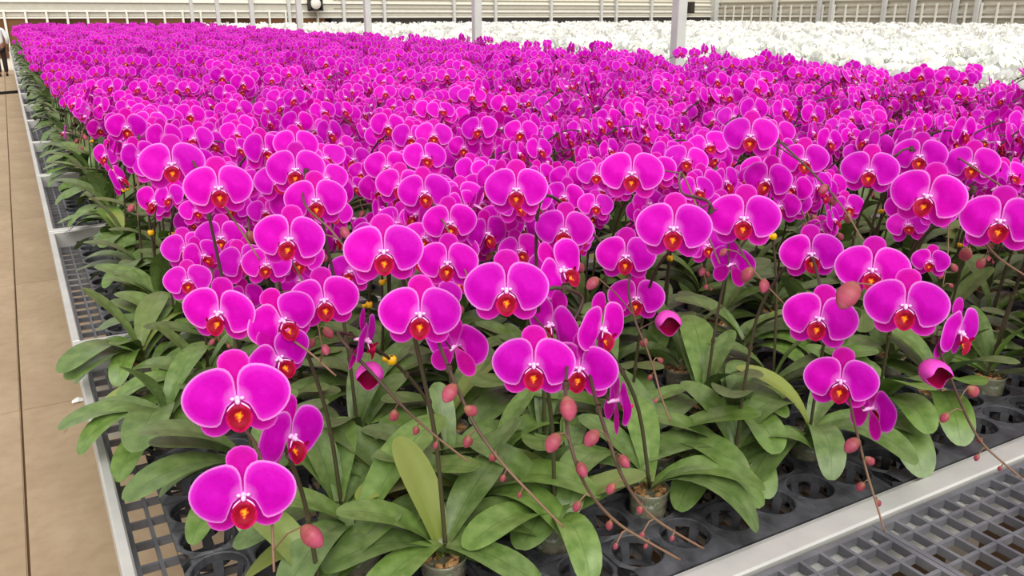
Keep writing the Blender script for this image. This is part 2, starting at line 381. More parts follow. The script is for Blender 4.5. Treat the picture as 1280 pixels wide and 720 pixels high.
# ------------------------------------------------------------------ black plug trays
PX, PY = 0.1195, 0.1155
def tray_mesh(nx, ny, fm=0.0):
    m = MB(); N = 20; r0, r1 = 0.051, 0.043; dz = -0.048
    for i in range(nx):
        for j in range(ny):
            cx, cy = (i + 0.5) * PX, (j + 0.5) * PY; b = len(m.v); hx, hy = PX / 2, PY / 2
            out = []
            for k in range(N):
                a = 2 * math.pi * k / N; ca, sa = math.cos(a), math.sin(a); s_ = min(hx / max(abs(ca), 1e-6), hy / max(abs(sa), 1e-6)); out.append((cx + ca * s_, cy + sa * s_))
            cor = [min(range(N), key=lambda q: (out[q][0] - cx - sx * hx) ** 2 + (out[q][1] - cy - sy * hy) ** 2) for sx in (-1, 1) for sy in (-1, 1)]
            for q, (sx, sy) in zip(cor, ((-1, -1), (-1, 1), (1, -1), (1, 1))):
                e = 0.0
                if (sx < 0 and i == 0 or sx > 0 and i == nx - 1) and (sy < 0 and j == 0 or sy > 0 and j == ny - 1): e = 0.016
                out[q] = (cx + sx * (hx - e), cy + sy * (hy - e))
            if fm and j == 0: out = [(x, y - fm if y < cy - hy * 0.75 else y) for x, y in out]
            m.v += [(x, y, 0) for x, y in out]
            for r, z in ((r0 + 0.003, 0.004), (r0, 0.002), (r0 - 0.001, -0.014)):
                m.v += [(cx + r * math.cos(2 * math.pi * k / N), cy + r * math.sin(2 * math.pi * k / N), z) for k in range(N)]
            for lv in range(3):
                for k in range(N): k2 = (k + 1) % N; m.face((b + lv * N + k, b + lv * N + k2, b + (lv + 1) * N + k2, b + (lv + 1) * N + k))
            for k in range(6):
                a0 = 2 * math.pi * (k + 0.2) / 6; a1 = a0 + 0.42; b2 = len(m.v)
                for a in (a0, a1):
                    for r, z in ((r0 - 0.001, -0.013), (r1, dz), (r1 - 0.003, dz), (r0 - 0.004, -0.013)): m.v.append((cx + r * math.cos(a), cy + r * math.sin(a), z))
                for q in range(4): m.face((b2 + q, b2 + (q + 1) % 4, b2 + 4 + (q + 1) % 4, b2 + 4 + q))
            b2 = len(m.v)
            for r, z in ((r1 + 0.002, dz), (0.026, dz)): m.v += [(cx + r * math.cos(2 * math.pi * k / N), cy + r * math.sin(2 * math.pi * k / N), z) for k in range(N)]
            for k in range(N): k2 = (k + 1) % N; m.face((b2 + k, b2 + k2, b2 + N + k2, b2 + N + k))
            m.box(cx - 0.026, cx + 0.026, cy - 0.004, cy + 0.004, dz - 0.003, dz + 0.001)
    W, D = nx * PX, ny * PY; c = 0.014
    rim = [(c, -fm), (W - c, -fm), (W, c - fm), (W, D - c), (W - c, D), (c, D), (0, D - c), (0, c - fm)]; b = len(m.v)
    m.v += [(x, y, 0.0) for x, y in rim] + [(x + (W / 2 - x) * 0.004, y + (D / 2 - y) * 0.004, -0.022) for x, y in rim]
    for k in range(8): m.face((b + k, b + 8 + k, b + 8 + (k + 1) % 8, b + (k + 1) % 8))
    return m.mesh('plant_tray', M['tray'], False)
T64, T63, T64F = tray_mesh(6, 4), tray_mesh(6, 3), tray_mesh(6, 4, 0.03)
def tray(x, y, me, lab, grp): tag(put('plant_tray', me, None, Matrix.Translation((x, y, Z0))), lab, 'tray', grp)
tx0 = 0.198 - PX / 2
for bi, (y0, row0, n) in enumerate(benches):
    ncol = 5 if bi == 0 else 5 if bi == 1 else 3 if bi < 4 else 1
    for r in range(4 if bi == 0 else 3):
        me = T63 if (bi == 0 and r == 3) else T64F if bi == 0 and r == 0 else T64
        for cidx in range(ncol):
            where = 'along the front rail' if bi == 0 and r == 0 else f'tray row {ORD[r]} of the {ORD[bi]} orchid bench'.replace(f'tray row {ORD[r]}', f'{ORD[r]} tray row')
            lab = f'black pot tray {ORD[cidx]} from the aisle rail, {where}'; grp = 'black pot trays on the orchid benches'
            tray(tx0 + cidx * (6 * PX + 0.003), row0 - PY / 2 + r * (4 * PY + 0.003), me, lab, grp)

# ------------------------------------------------------------------ orchid meshes
def spline2(pts, n):
    P = [np.array(p, float) for p in pts]; m = len(P); d = [0.0]
    for i in range(m): d.append(d[-1] + np.linalg.norm(P[(i + 1) % m] - P[i]))
    out = []
    for k in range(n):
        s = d[-1] * k / n; i = max(j for j in range(m) if d[j] <= s + 1e-9); t = (s - d[i]) / (d[i + 1] - d[i])
        a, b_, c, e = P[i - 1], P[i], P[(i + 1) % m], P[(i + 2) % m]
        out.append(0.5 * (2 * b_ + (c - a) * t + (2 * a - 5 * b_ + 4 * c - e) * t * t + (3 * b_ - a - 3 * c + e) * t ** 3))
    return out
PETAL = [(.012, .0), (.01, .10), (.016, .2), (.055, .285), (.14, .33), (.27, .31), (.37, .258), (.45, .18), (.493, .09), (.497, 0), (.468, -.09), (.415, -.165), (.34, -.222), (.25, -.25), (.185, -.24), (.15, -.16), (.095, -.05)]
DORSAL = [(0, 0), (.05, .08), (.11, .2), (.15, .31), (.14, .39), (.085, .45), (0, .472), (-.085, .45), (-.14, .39), (-.15, .31), (-.11, .2), (-.05, .08)]
LATERAL = [(0, 0), (.055, .08), (.12, .19), (.148, .29), (.125, .39), (.065, .45), (0, .468), (-.065, .45), (-.125, .39), (-.148, .29), (-.12, .19), (-.055, .08)]
LIP = [(0, -.045), (.045, -.05), (.1, -.08), (.122, -.14), (.112, -.2), (.08, -.25), (.035, -.285), (0, -.298), (-.035, -.285), (-.08, -.25), (-.112, -.2), (-.122, -.14), (-.1, -.08), (-.045, -.05)]
def radial(outline, centre, n, ts, depth, xf=None, mb=None, mi=0):
    mb = mb or MB(); o = spline2(outline, n); c = np.array(centre); b = len(mb.v)
    def P(x, z):
        y = depth(x, z); v = Vector((x, y, z)); return tuple(xf @ v) if xf else tuple(v)
    mb.v.append(P(*c))
    for t in ts: mb.v += [P(*(c + (p - c) * t)) for p in o]
    for k in range(n):
        k2 = (k + 1) % n
        mb.face((b, b + 1 + k, b + 1 + k2), [(0, 0), (ts[0], k / n), (ts[0], (k + 1) / n)], mi)
        for i in range(len(ts) - 1):
            q = b + 1 + i * n
            mb.face((q + k, q + n + k, q + n + k2, q + k2), [(ts[i], k / n), (ts[i + 1], k / n), (ts[i + 1], (k + 1) / n), (ts[i], (k + 1) / n)], mi)
    return mb
def fdepth(kind, var):
    w1, w2, w3 = [(0.0, 1.0, 0.3), (0.05, 0.6, 1.3), (-0.03, 1.4, 2.1)][var]
    if kind == 'petal':
        return lambda x, z: -0.03 + (0.38 + w1) * max(0, abs(x) - 0.27) ** 2 * w2 - 0.02 * math.sin(min(1, abs(x) / 0.25) * 1.57) + 0.28 * (z - 0.04) ** 2 + 0.012 * math.sin(9 * x + 14 * z + w3)
    if kind == 'dorsal': return lambda x, z: 0.03 + 0.5 * x * x + (0.14 + w1) * z * z
    if kind == 'lat': return lambda x, z: 0.035 + 0.4 * x * x + (0.22 + w1) * z * z
def lip_depth(x, z):
    r2 = x * x + (z + 0.13) ** 2
    return -0.06 - 0.10 * math.sin(min(1.0, max(0, -z - 0.04) / 0.24) * 1.5) - 3.0 * x * x * max(0, 1 - abs(z + 0.12) / 0.16) + 0.06 * math.exp(-r2 / 0.0022) - 0.035 * math.exp(-((x / 0.02) ** 2 + ((z + 0.09) / 0.025) ** 2)) + 0.4 * max(0, -z - 0.26)
FL_SETS = []
def flower_set(var, petal, sepal, lip, n=30):
    s = {}
    ts = (0.3, 0.58, 0.82, 0.94, 1.0)
    s['petal_r'] = radial(PETAL, (.25, .035), n, ts, fdepth('petal', var)).mesh('petal', petal)
    mir = [(-x, z) for x, z in PETAL]
    s['petal_l'] = radial(mir, (-.25, .035), n, ts, fdepth('petal', (var + 1) % 3)).mesh('petal', petal)
    s['dorsal'] = radial(DORSAL, (0, .27), 18, (0.5, 0.85, 1.0), fdepth('dorsal', var)).mesh('sepal', sepal)
    for k, a in (('lat_r', 137), ('lat_l', -137)): s[k] = radial(LATERAL, (0, .24), 18, (0.5, 0.85, 1.0), fdepth('lat', var), Matrix.Rotation(R(a), 3, 'Y')).mesh('sepal', sepal)
    m = radial(LIP, (0, -.145), 20, (0.25, 0.5, 0.75, 1.0), lip_depth)
    for sx in (-1, 1):   # upright side lobes
        rows, uvs = [], []
        for i in range(5):
            t = i / 4; w = 0.034 * math.sin(0.5 + t * 2.3)
            rows.append([(sx * (0.085 + 0.03 * math.sin(t * 3) ), -0.09 - 0.1 * t - (q - 1) * w * 1.2, -0.15 + 0.12 * t + (q - 1) * w * 0.4) for q in range(3)]); uvs.append([(0.75 + 0.25 * abs(q - 1), 0)for q in range(3)])
        m.grid(rows, uvs)
    s['lip'] = m.mesh('lip', lip)
    c = MB()   # column: pale knob with two little wings
    for (x, y, z, rx, ry, rz) in ((0, -.075, -.01, .026, .05, .032), (.045, -.05, .012, .022, .02, .018), (-.045, -.05, .012, .022, .02, .018)):
        b = len(c.v); N = 8
        prof = [(math.sin(math.pi * i / 5), math.cos(math.pi * i / 5)) for i in range(6)]
        c.lathe(prof, N); c.v[b:] = [(x + p[0] * rx, y + p[1] * ry, z + p[2] * rz) for p in c.v[b:]]
    for sx in (-1, 1): c.tube(catmull([(sx * .03, -.07, -.03), (sx * .075, -.10, -.055), (sx * .105, -.12, -.085)], 3), [.008, .009, .009, .008, .007, .005, .003], 5)
    c.tube([(0, -.04, 0), (0, .06, 0), (0, .14, -.02)], [.03, .028, .02], 6)
    s['column'] = c.mesh('flower', M['column'])
    return s
PINK = [flower_set(v, M['petal'], M['sepal'], M['lip']) for v in range(3)]

def leaf_grid(th0, th1, wr, fold, sway, nu=14, nv=3):
    rows, uvs = [], []; y = z = 0.0; du = 1.0 / (nu - 1); x = 0.0
    for i in range(nu):
        u = math.sin(math.pi / 2 * i / (nu - 1)) ** 1.1; du = u - (math.sin(math.pi / 2 * max(0, i - 1) / (nu - 1)) ** 1.1); th = R(th0 + (th1 - th0) * (u ** 1.15))
        w = wr * (0.34 + 0.66 * math.sin(min(1, u / 0.62) * math.pi / 2) ** 1.2) if u < 0.62 else wr * math.sqrt(max(0.0, 1 - ((u - 0.62) / 0.385) ** 2.4))
        y += math.cos(th) * du; z += math.sin(th) * du; x += sway * du * u
        fo = fold * (1 - 0.75 * u)
        row, uv = [], []
        for j in range(-nv, nv + 1):
            s_ = j / nv; xx = s_ * w * math.cos(fo); up = abs(s_) * w * math.sin(fo) - 0.10 * w * s_ * s_ * u
            row.append((x + xx, y - math.sin(th) * up, z + math.cos(th) * up)); uv.append((abs(s_), u))
        rows.append(row); uvs.append(uv)
    return rows, uvs
LEAFP = [(78, 40, .16, .55, .1), (66, 5, .17, .5, -.15), (52, -30, .175, .45, .2), (38, -50, .17, .4, -.1), (30, -28, .165, .35, .25), (20, -42, .18, .3, -.25), (60, -62, .15, .45, .12), (46, 8, .18, .5, 0.0)]
LEAF = [MB().grid(*leaf_grid(*p)).mesh('leaf', M['leaf']) for p in LEAFP]

def bud_mb(n=10, mi=0):
    m = MB(); prof = [(0.0, 0.0), (0.13, 0.03), (0.27, 0.2), (0.345, 0.42), (0.33, 0.64), (0.20, 0.88), (0.08, 0.98), (0.0, 1.0)]
    m.lathe(prof, n, mi)
    m.v = [(x * (1 + 0.13 * math.cos(3 * math.atan2(y, x))), y * (1 + 0.13 * math.cos(3 * math.atan2(y, x))), z) for x, y, z in m.v]; return m
BUD = bud_mb().mesh('bud', M['bud']); 
def opening_mb():
    m = MB(); prof = [(0.0, 0.0), (0.18, 0.04), (0.36, 0.2), (0.46, 0.42), (0.48, 0.65), (0.40, 0.9), (0.37, 0.9), (0.44, 0.65), (0.41, 0.45), (0.3, 0.28), (0.0, 0.2)]
    m.lathe(prof[:7], 18); m.lathe(prof[6:], 18, 1)
    m.v = [(x, y * 0.85, z + 0.16 * math.cos(3 * math.atan2(y, x) - 1.57) * z * z) for x, y, z in m.v]
    return m
OPEN = opening_mb().mesh('opening_bud', [M['opening'], M['opening_in']])
POT = MB().lathe([(0.0, 0.0), (0.034, 0.0), (0.0365, 0.01), (0.0425, 0.09), (0.0445, 0.096), (0.0425, 0.0975), (0.0405, 0.092), (0.039, 0.083), (0.0, 0.083)], 22)
POT.v = [(x * (1 + 0.03 * math.sin(7 * math.atan2(y, x) + 60 * z)), y * (1 + 0.03 * math.sin(5 * math.atan2(y, x) + 50 * z)), z) for x, y, z in POT.v]
POT = POT.mesh('pot', M['pot'])
bk = MB(); rb = random.Random(3)
for i in range(26):
    a = rb.uniform(0, 6.28); r = 0.036 * math.sqrt(rb.random()); b = len(bk.v); sx, sy, sz = rb.uniform(.004, .009), rb.uniform(.003, .006), rb.uniform(.002, .004)
    bk.box(-sx, sx, -sy, sy, -sz, sz); rot = Matrix.Rotation(rb.uniform(0, 6), 3, 'Z') @ Matrix.Rotation(rb.uniform(-.7, .7), 3, 'X')
    bk.v[b:] = [tuple(rot @ Vector(p) + Vector((r * math.cos(a), r * math.sin(a), 0.086 + rb.uniform(0, .006)))) for p in bk.v[b:]]
BARK = bk.mesh('potting_bark', M['bark'], False)
CLIP = MB().lathe([(0.004, -0.008), (0.009, -0.006), (0.010, 0.004), (0.006, 0.009), (0.004, 0.009)], 8)
CLIP.box(0.006, 0.02, -0.003, 0.003, -0.004, 0.004); CLIP = CLIP.mesh('stalk_clip', M['clip'])

# ------------------------------------------------------------------ flower spikes
class Spike: pass
def make_spike_data(rachis, flowers, buds, opens, seg=5, sides=6):
    """rachis: control points from base; flowers: (pos, azimuth deg, pitch, roll, size); buds: (pos, len)"""
    s = Spike(); line = catmull(rachis, seg); n = len(line)
    rad = [0.0042 - 0.0026 * i / (n - 1) for i in range(n)]
    s.line, s.rad, s.ped = line, rad, []
    s.flowers = []
    def near(p, above=0.0):
        return min(range(int(n * 0.3), n), key=lambda i: (line[i] - p).length + (0.03 if line[i].z < p.z - 0.05 else 0))
    for (p, az, pi, ro, sz) in flowers:
        d = Vector((math.cos(R(az)) * math.cos(R(pi)), math.sin(R(az)) * math.cos(R(pi)), math.sin(R(pi))))
        m = Matrix.Translation(p) @ facing(d, R(ro)) @ Matrix.Scale(sz, 4); s.flowers.append(m)
        e = p - d * 0.015; i = near(e); a = line[i]
        s.ped.append(([a, a.lerp(e, 0.45) + Vector((0, 0, 0.008)) - d * 0.006, e], 0.0016, i / n))
    s.buds = []
    for (p, L) in buds:
        i = near(p); a = line[i]; t = (p - a); t = t.normalized() if t.length > 1e-4 else Vector((0, 0, -1))
        dirv = (t * 0.8 + Vector((0, 0, -1.0))).normalized(); q = dirv.to_track_quat('Z', 'Y').to_matrix().to_4x4()
        s.buds.append(Matrix.Translation(p - dirv * L * 0.4) @ q @ Matrix.Scale(L, 4))
        e = p - dirv * L * 0.38
        s.ped.append(([a, a.lerp(e, 0.5) + Vector((0, 0, 0.006)), e], 0.0013, 0.85))
    s.opens = []
    for p in opens:
        i = near(p); d = Vector((-0.45, -0.82, -0.12)).normalized()
        q = d.to_track_quat('Z', 'Y').to_matrix().to_4x4(); s.opens.append(Matrix.Translation(p - d * 0.02) @ q @ Matrix.Scale(0.052, 4)); s.ped.append(([line[i], p - d * 0.018], 0.0016, 0.6))
    return s
def stalk_mb(s, sides=6, step=1, mi=0, ped=True):
    m = MB(); idx = list(range(0, len(s.line), step)); 
    if idx[-1] != len(s.line) - 1: idx.append(len(s.line) - 1)
    m.tube([s.line[i] for i in idx], [s.rad[i] for i in idx], sides, mi)
    if ped:
        for pts, r, v in s.ped: m.tube(pts, r, 4 if sides > 3 else 3, mi, cap=False, v0=v, v1=min(1, v + 0.1))
    else:
        pass
    if sides > 4:   # nodes
        for k in range(4):
            p = s.line[int(len(s.line) * (0.12 + 0.13 * k))]; b = len(m.v); m.lathe([(0.004, -0.006), (0.0058, 0.0), (0.004, 0.007)], 6, mi); m.v[b:] = [tuple(Vector(q) + p) for q in m.v[b:]]
    return m
rs = random.Random(11)
def random_spike():
    H = rs.uniform(0.56, 0.70); reach = rs.uniform(0.2, 0.34); wob = rs.uniform(-0.03, 0.03)
    prof = [(0, 0.09), (0.01, 0.24), (0.03, 0.42), (0.09, 0.565), (0.19, 0.63), (0.28, 0.60), (0.34, 0.52), (0.375, 0.43)]
    sc = H / 0.63
    pts = [Vector((wob * (r / 0.2) ** 2 + rs.uniform(-.006, .006), -r * reach / 0.27, max(0.09, z * sc))) for r, z in prof]
    line = catmull(pts, 10); nf = rs.choice((5, 6, 6, 7, 7, 8)); i0 = int(len(line) * 0.40); i1 = int(len(line) * 0.86)
    fl_, sd = [], rs.choice((-1, 1))
    for k in range(nf):
        i = int(i0 + (i1 - i0) * k / (nf - 1)); sd = -sd
        az = -90 - 22 + rs.gauss(0, 26) + sd * 10; pi = rs.gauss(15, 8)
        d = Vector((math.cos(R(az)), math.sin(R(az)), 0))
        p = line[i] + Vector((sd * rs.uniform(0.03, 0.05), 0, rs.uniform(-0.02, 0.03))) + d * rs.uniform(0.035, 0.05)
        if rs.random() < 0.10: az += rs.choice((-1, 1)) * rs.uniform(60, 130)
        fl_.append((p, az, pi, rs.gauss(0, 7), rs.uniform(0.112, 0.128) * (1 - 0.02 * k)))
    bu = []
    for k in range(rs.choice((2, 3, 4))):
        i = min(len(line) - 1, int(len(line) * (0.89 + 0.036 * k))); sd = -sd
        bu.append((line[i] + Vector((sd * 0.018, -0.008, -0.014)), 0.03 - 0.006 * k))
    return make_spike_data(pts, fl_, bu, [], 5)
SPIKES = [random_spike() for _ in range(16)]
for s in SPIKES: s.mesh = stalk_mb(s).mesh('flower_stalk', M['stalk'])

def add_flower(parent, mat, fs):
    f_ = put('flower', fs['column'], parent, mat)
    for nm, key in (('petal', 'petal_l'), ('petal', 'petal_r'), ('sepal', 'dorsal'), ('sepal', 'lat_l'), ('sepal', 'lat_r'), ('lip', 'lip')): put(nm, fs[key], f_)
    return f_
rp = random.Random(21)
ZP = Z0 - 0.047     # pot base in its tray cell
def plant_spec(x, y, r, edge=False):
    """random leaves and spikes of one plant, relative to the pot base"""
    a0 = r.uniform(-60, 60) + (0 if r.random() < 0.6 else 90); n = r.choice((7, 8, 8, 9)); leaves = []
    for k in range(n):
        az = a0 + 180 * (k % 2) + r.gauss(0, 16); young = k / (n - 1)
        v = r.choice((3, 4, 5, 2, 6)) if young < 0.4 else r.choice((2, 7, 1, 6)) if young < 0.8 else r.choice((0, 1, 7))
        L = r.uniform(0.2, 0.29) * (1.0 if young < 0.8 else 0.8)
        leaves.append((v, az, L, 0.088 + 0.006 * k))
    if x < 0.5:
        for k in range(3): leaves.append((r.choice((2, 3, 4, 7, 1, 0)), r.uniform(110, 260), r.uniform(0.18, 0.27), 0.1 + 0.01 * k))
    return leaves
def leaf_mat(v, az, L, z): 
    a = R(az); return Matrix.Translation((0.006 * math.cos(a), 0.006 * math.sin(a), z)) @ Matrix.Rotation(a - math.pi / 2, 4, 'Z') @ Matrix.Scale(L, 4)
def spike_xf(phi, sc, tx=0.0): return Matrix.Translation((tx, 0, 0)) @ Matrix.Rotation(R(phi), 4, 'Z') @ Matrix.Diagonal((sc, sc, sc, 1))
def new_plant(x, y, label, group):
    t = empty('potted_orchid', (x, y, ZP)); tag(t, label, 'orchid', group)
    put('pot', POT, t); put('potting_bark', BARK, t, Matrix.Rotation(rp.uniform(0, 6), 4, 'Z')); return t
def place_spike(t, s, xf, r, clip=0.25):
    k = put('flower_stalk', s.mesh, t, xf)
    for b in s.buds: put('bud', BUD, k, b)
    for b in s.opens: put('opening_bud', OPEN, k, b)
    for m in s.flowers: add_flower(t, xf @ m, PINK[r.randrange(3)])
    if r.random() < clip:
        p = s.line[int(len(s.line) * r.uniform(0.2, 0.38))]; put('stalk_clip', CLIP, t, xf @ Matrix.Translation(p) @ Matrix.Rotation(r.uniform(0, 6), 4, 'Z'))

HERO = [
 (0.317,1.230,[(0.17, 0.943, 1.474, -100, 8, 0), (0.253, 1.054, 1.353, -61, 0, 10), (0.162, 0.924, 1.359, -103, 10, 2)],
  [(0.222, 0.867, 1.318, 0.034)],
  (0.182, 0.894, 1.263),[]),
 (0.436,1.461,[(0.41, 1.375, 1.428, -107, 8, -4), (0.234, 1.366, 1.439, -124, 5, 5), (0.326, 1.341, 1.417, -84, 5, -18), (0.311, 1.328, 1.357, -76, 0, -20)],
  [(0.365, 1.237, 1.394, 0.02)],
  (0.387, 1.262, 1.333),[]),
 (0.556,1.230,[(0.451, 1.185, 1.555, -111, 10, 0), (0.466, 1.089, 1.481, -113, 8, 3), (0.57, 1.187, 1.376, 33, 0, 0)],
  [(0.469, 0.996, 1.393, 0.03), (0.488, 0.976, 1.368, 0.024), (0.479, 0.965, 1.327, 0.02), (0.503, 0.934, 1.311, 0.017), (0.506, 0.911, 1.288, 0.012), (0.518, 0.886, 1.271, 0.01)],
  (0.554, 0.829, 1.239),[]),
 (0.675,1.461,[(0.459, 1.322, 1.362, -35, -10, 0)],
  [(0.477, 1.241, 1.25, 0.024), (0.495, 1.19, 1.239, 0.017), (0.513, 1.151, 1.225, 0.014)],
  (0.546, 1.101, 1.21),[(0.468, 1.324, 1.299)]),
 (0.795,1.230,[(0.565, 1.006, 1.526, -119, 8, 0), (0.694, 1.081, 1.426, -169, 0, 8), (0.594, 0.977, 1.415, -121, 8, 0), (0.699, 1.009, 1.375, -138, 5, 3)],
  [(0.548, 0.818, 1.426, 0.032), (0.512, 0.792, 1.398, 0.027), (0.541, 0.774, 1.361, 0.021), (0.54, 0.778, 1.306, 0.016), (0.582, 0.765, 1.272, 0.014), (0.585, 0.754, 1.246, 0.01), (0.63, 0.748, 1.234, 0.009)],
  (0.672, 0.727, 1.21),[]),
 (1.034,1.230,[(0.739, 1.135, 1.495, -71, 15, -30), (0.734, 1.01, 1.434, -72, 0, 5), (0.789, 1.03, 1.29, -20, 0, 0)],
  [(0.607, 0.843, 1.356, 0.028), (0.638, 0.814, 1.326, 0.021), (0.624, 0.819, 1.285, 0.018), (0.659, 0.799, 1.252, 0.014), (0.656, 0.788, 1.219, 0.01), (0.697, 0.773, 1.209, 0.009)],
  (0.745, 0.76, 1.182),[]),
 (1.153,1.461,[(0.885, 1.027, 1.572, -131, 10, 0), (1.04, 1.029, 1.57, -135, 8, 0), (0.997, 1.286, 1.61, -128, 12, 0)],
  [],
  (1.032, 1.07, 1.48),[]),
 (0.914,1.461,[(0.801, 1.387, 1.581, -120, 10, 0), (0.939, 1.429, 1.476, -123, 8, 4), (1.014, 1.316, 1.437, -128, 6, 0), (1.076, 1.355, 1.327, -128, 8, 0)],
  [(0.862, 1.21, 1.434, 0.03), (0.955, 1.172, 1.312, 0.024), (0.976, 1.149, 1.28, 0.016), (0.955, 1.149, 1.25, 0.014), (0.946, 1.118, 1.217, 0.01)],
  (0.963, 1.094, 1.179),[(0.999, 1.162, 1.352)]),
 (1.273,1.230,[(1.303, 1.104, 1.453, -130, 5, -5), (1.101, 0.9, 1.419, -145, 10, 4), (1.14, 0.874, 1.308, -141, 8, 0), (1.206, 0.855, 1.249, -17, 0, 0)],
  [(1.061, 0.776, 1.255, 0.03), (1.079, 0.757, 1.231, 0.02), (1.062, 0.752, 1.192, 0.019), (1.073, 0.727, 1.173, 0.014)],
  (1.067, 0.704, 1.136),[]),
 (1.512,1.230,[(1.215, 0.898, 1.487, -139, 10, 0), (1.13, 0.768, 1.476, -146, 8, -3), (1.296, 0.781, 1.398, -84, 0, 5)],
  [(1.044, 0.805, 1.5, 0.048), (1.31, 0.748, 1.302, 0.028), (1.265, 0.758, 1.26, 0.02), (1.309, 0.719, 1.223, 0.014), (1.301, 0.714, 1.196, 0.013), (1.322, 0.685, 1.184, 0.01)],
  (1.342, 0.658, 1.172),[(1.258, 0.79, 1.335)]),
 (1.751,1.230,[(1.288, 0.865, 1.612, -158, 10, 5), (1.356, 0.778, 1.58, -150, 8, 0)],
  [(1.413, 0.86, 1.499, 0.03), (1.384, 0.814, 1.497, 0.022)],
  (1.355, 0.711, 1.498),[]),
 (1.870,1.461,[(1.59, 1.215, 1.575, -143, 10, 0), (1.849, 1.279, 1.577, -145, 8, 0), (1.954, 1.212, 1.559, -144, 8, 0)],
  [(1.776, 1.031, 1.541, 0.02)],
  (1.818, 1.001, 1.525),[]),
 (1.631,1.461,[(1.417, 1.404, 1.639, -135, 10, 0), (1.715, 1.507, 1.546, -129, 8, 0)],
  [(1.454, 1.217, 1.549, 0.024), (1.468, 1.2, 1.525, 0.022), (1.448, 1.143, 1.501, 0.024)],
  (1.424, 1.084, 1.47),[]),
 (1.392,1.461,[(1.48, 1.399, 1.534, -162, 5, 0), (1.378, 1.389, 1.349, 12, 0, 0)],
  [(1.216, 1.179, 1.406, 0.034), (1.225, 1.144, 1.391, 0.03), (1.181, 1.215, 1.447, 0.02)],
  (1.269, 1.127, 1.348),[]),
 (0.795,1.692,[(0.762, 1.733, 1.519, -104, 8, 0), (0.778, 1.638, 1.467, -104, 6, 0), (0.684, 1.451, 1.437, -125, 8, 0)],
  [],
  (0.69, 1.36, 1.409),[]),
 (0.556,1.692,[(0.478, 1.736, 1.594, -116, 10, 0), (0.478, 1.611, 1.553, -107, 8, 0), (0.366, 1.401, 1.537, -119, 8, 5)],
  [(0.466, 1.413, 1.534, 0.025)],
  (0.471, 1.395, 1.493),[]),
 (0.317,1.692,[(0.239, 1.726, 1.627, -104, 10, 0), (0.294, 1.59, 1.599, -100, 8, 0)],
  [(0.346, 1.613, 1.497, 0.028)],
  (0.351, 1.571, 1.459),[]),
]

HERO_LABEL = {
 (0.317, 1.230): 'purple orchid whose two big blooms hang nearest the aisle rail corner',
 (0.556, 1.230): 'purple orchid with a thin bare tip of red buds over broad green leaves',
 (0.795, 1.230): 'purple orchid with a trailing chain of pink buds over an empty tray cell',
 (1.034, 1.230): 'purple orchid with sideways blooms and a long drooping bud spray near the front rail',
 (1.273, 1.230): 'purple orchid in crinkled clear pot whose bud chain hangs before the front rail',
 (1.512, 1.230): 'purple orchid with half-open cupped bloom and buds hanging past the front rail',
 (0.436, 1.461): 'purple orchid with four tilted blooms directly behind the aisle corner plant',
 (0.675, 1.461): 'purple orchid with one half-open cupped bloom low among broad leaves',
 (0.914, 1.461): 'purple orchid with a cupped opening flower and a thin stem of tiny dark buds',
 (1.153, 1.461): 'purple orchid holding two wide open blooms side by side above bare brown stems',
}
HERO_LEAVES = {
 (0.317, 1.230): [(5, 40, .22), (2, 75, .2), (7, 15, .2), (1, 110, .2)],
 (0.436, 1.461): [(0, 150, .22), (0, 110, .23), (2, 255, .20), (7, 20, .21), (4, 200, .22), (1, 60, .2)],
 (0.556, 1.230): [(0, 110, .24), (1, 160, .23), (2, 185, .24), (3, 350, .22), (7, 30, .22), (5, 300, .2), (4, 215, .22)],
 (0.675, 1.461): [(2, 330, .25), (1, 140, .22), (2, 20, .25), (4, 190, .24), (0, 80, .2)],
 (0.795, 1.230): [(6, 262, .23), (2, 200, .24), (7, 335, .2), (1, 120, .22), (2, 30, .24), (4, 175, .22)],
 (1.034, 1.230): [(6, 300, .28), (2, 320, .25), (2, 150, .24), (1, 60, .22), (4, 190, .24), (7, 110, .2)],
 (1.273, 1.230): [(4, 350, .27), (2, 175, .26), (3, 195, .25), (7, 150, .22), (6, 330, .22), (1, 90, .2), (2, 20, .24)],
 (1.512, 1.230): [(2, 285, .28), (3, 190, .26), (6, 240, .24), (7, 20, .22), (4, 330, .25), (1, 120, .22)],
}
hero_bases = {}
def rows():
    for bi, (y0, row0, n) in enumerate(benches):
        for j in range(n): yield bi, j, row0 + (2 * j + (1 if bi == 0 else 0)) * PY
ROWS = list(rows())
def row_label(x, y):
    bi, j, _ = min(ROWS, key=lambda q: abs(q[2] - y)); k = round((x - 0.317 - (0.1195 if j % 2 else 0)) / 0.239)
    if bi == 0: return f'purple moth orchid {ORD[k]} from the aisle in the {ORD[j]} row behind the front rail', 'purple orchids on the first bench'
    return f'purple moth orchid {ORD[k]} from the aisle, row {ORD[j]} of the {ORD[bi]} orchid bench'.replace(f'row {ORD[j]}', f'{ORD[j]} row'), 'purple orchids on the benches past the first cross rail'
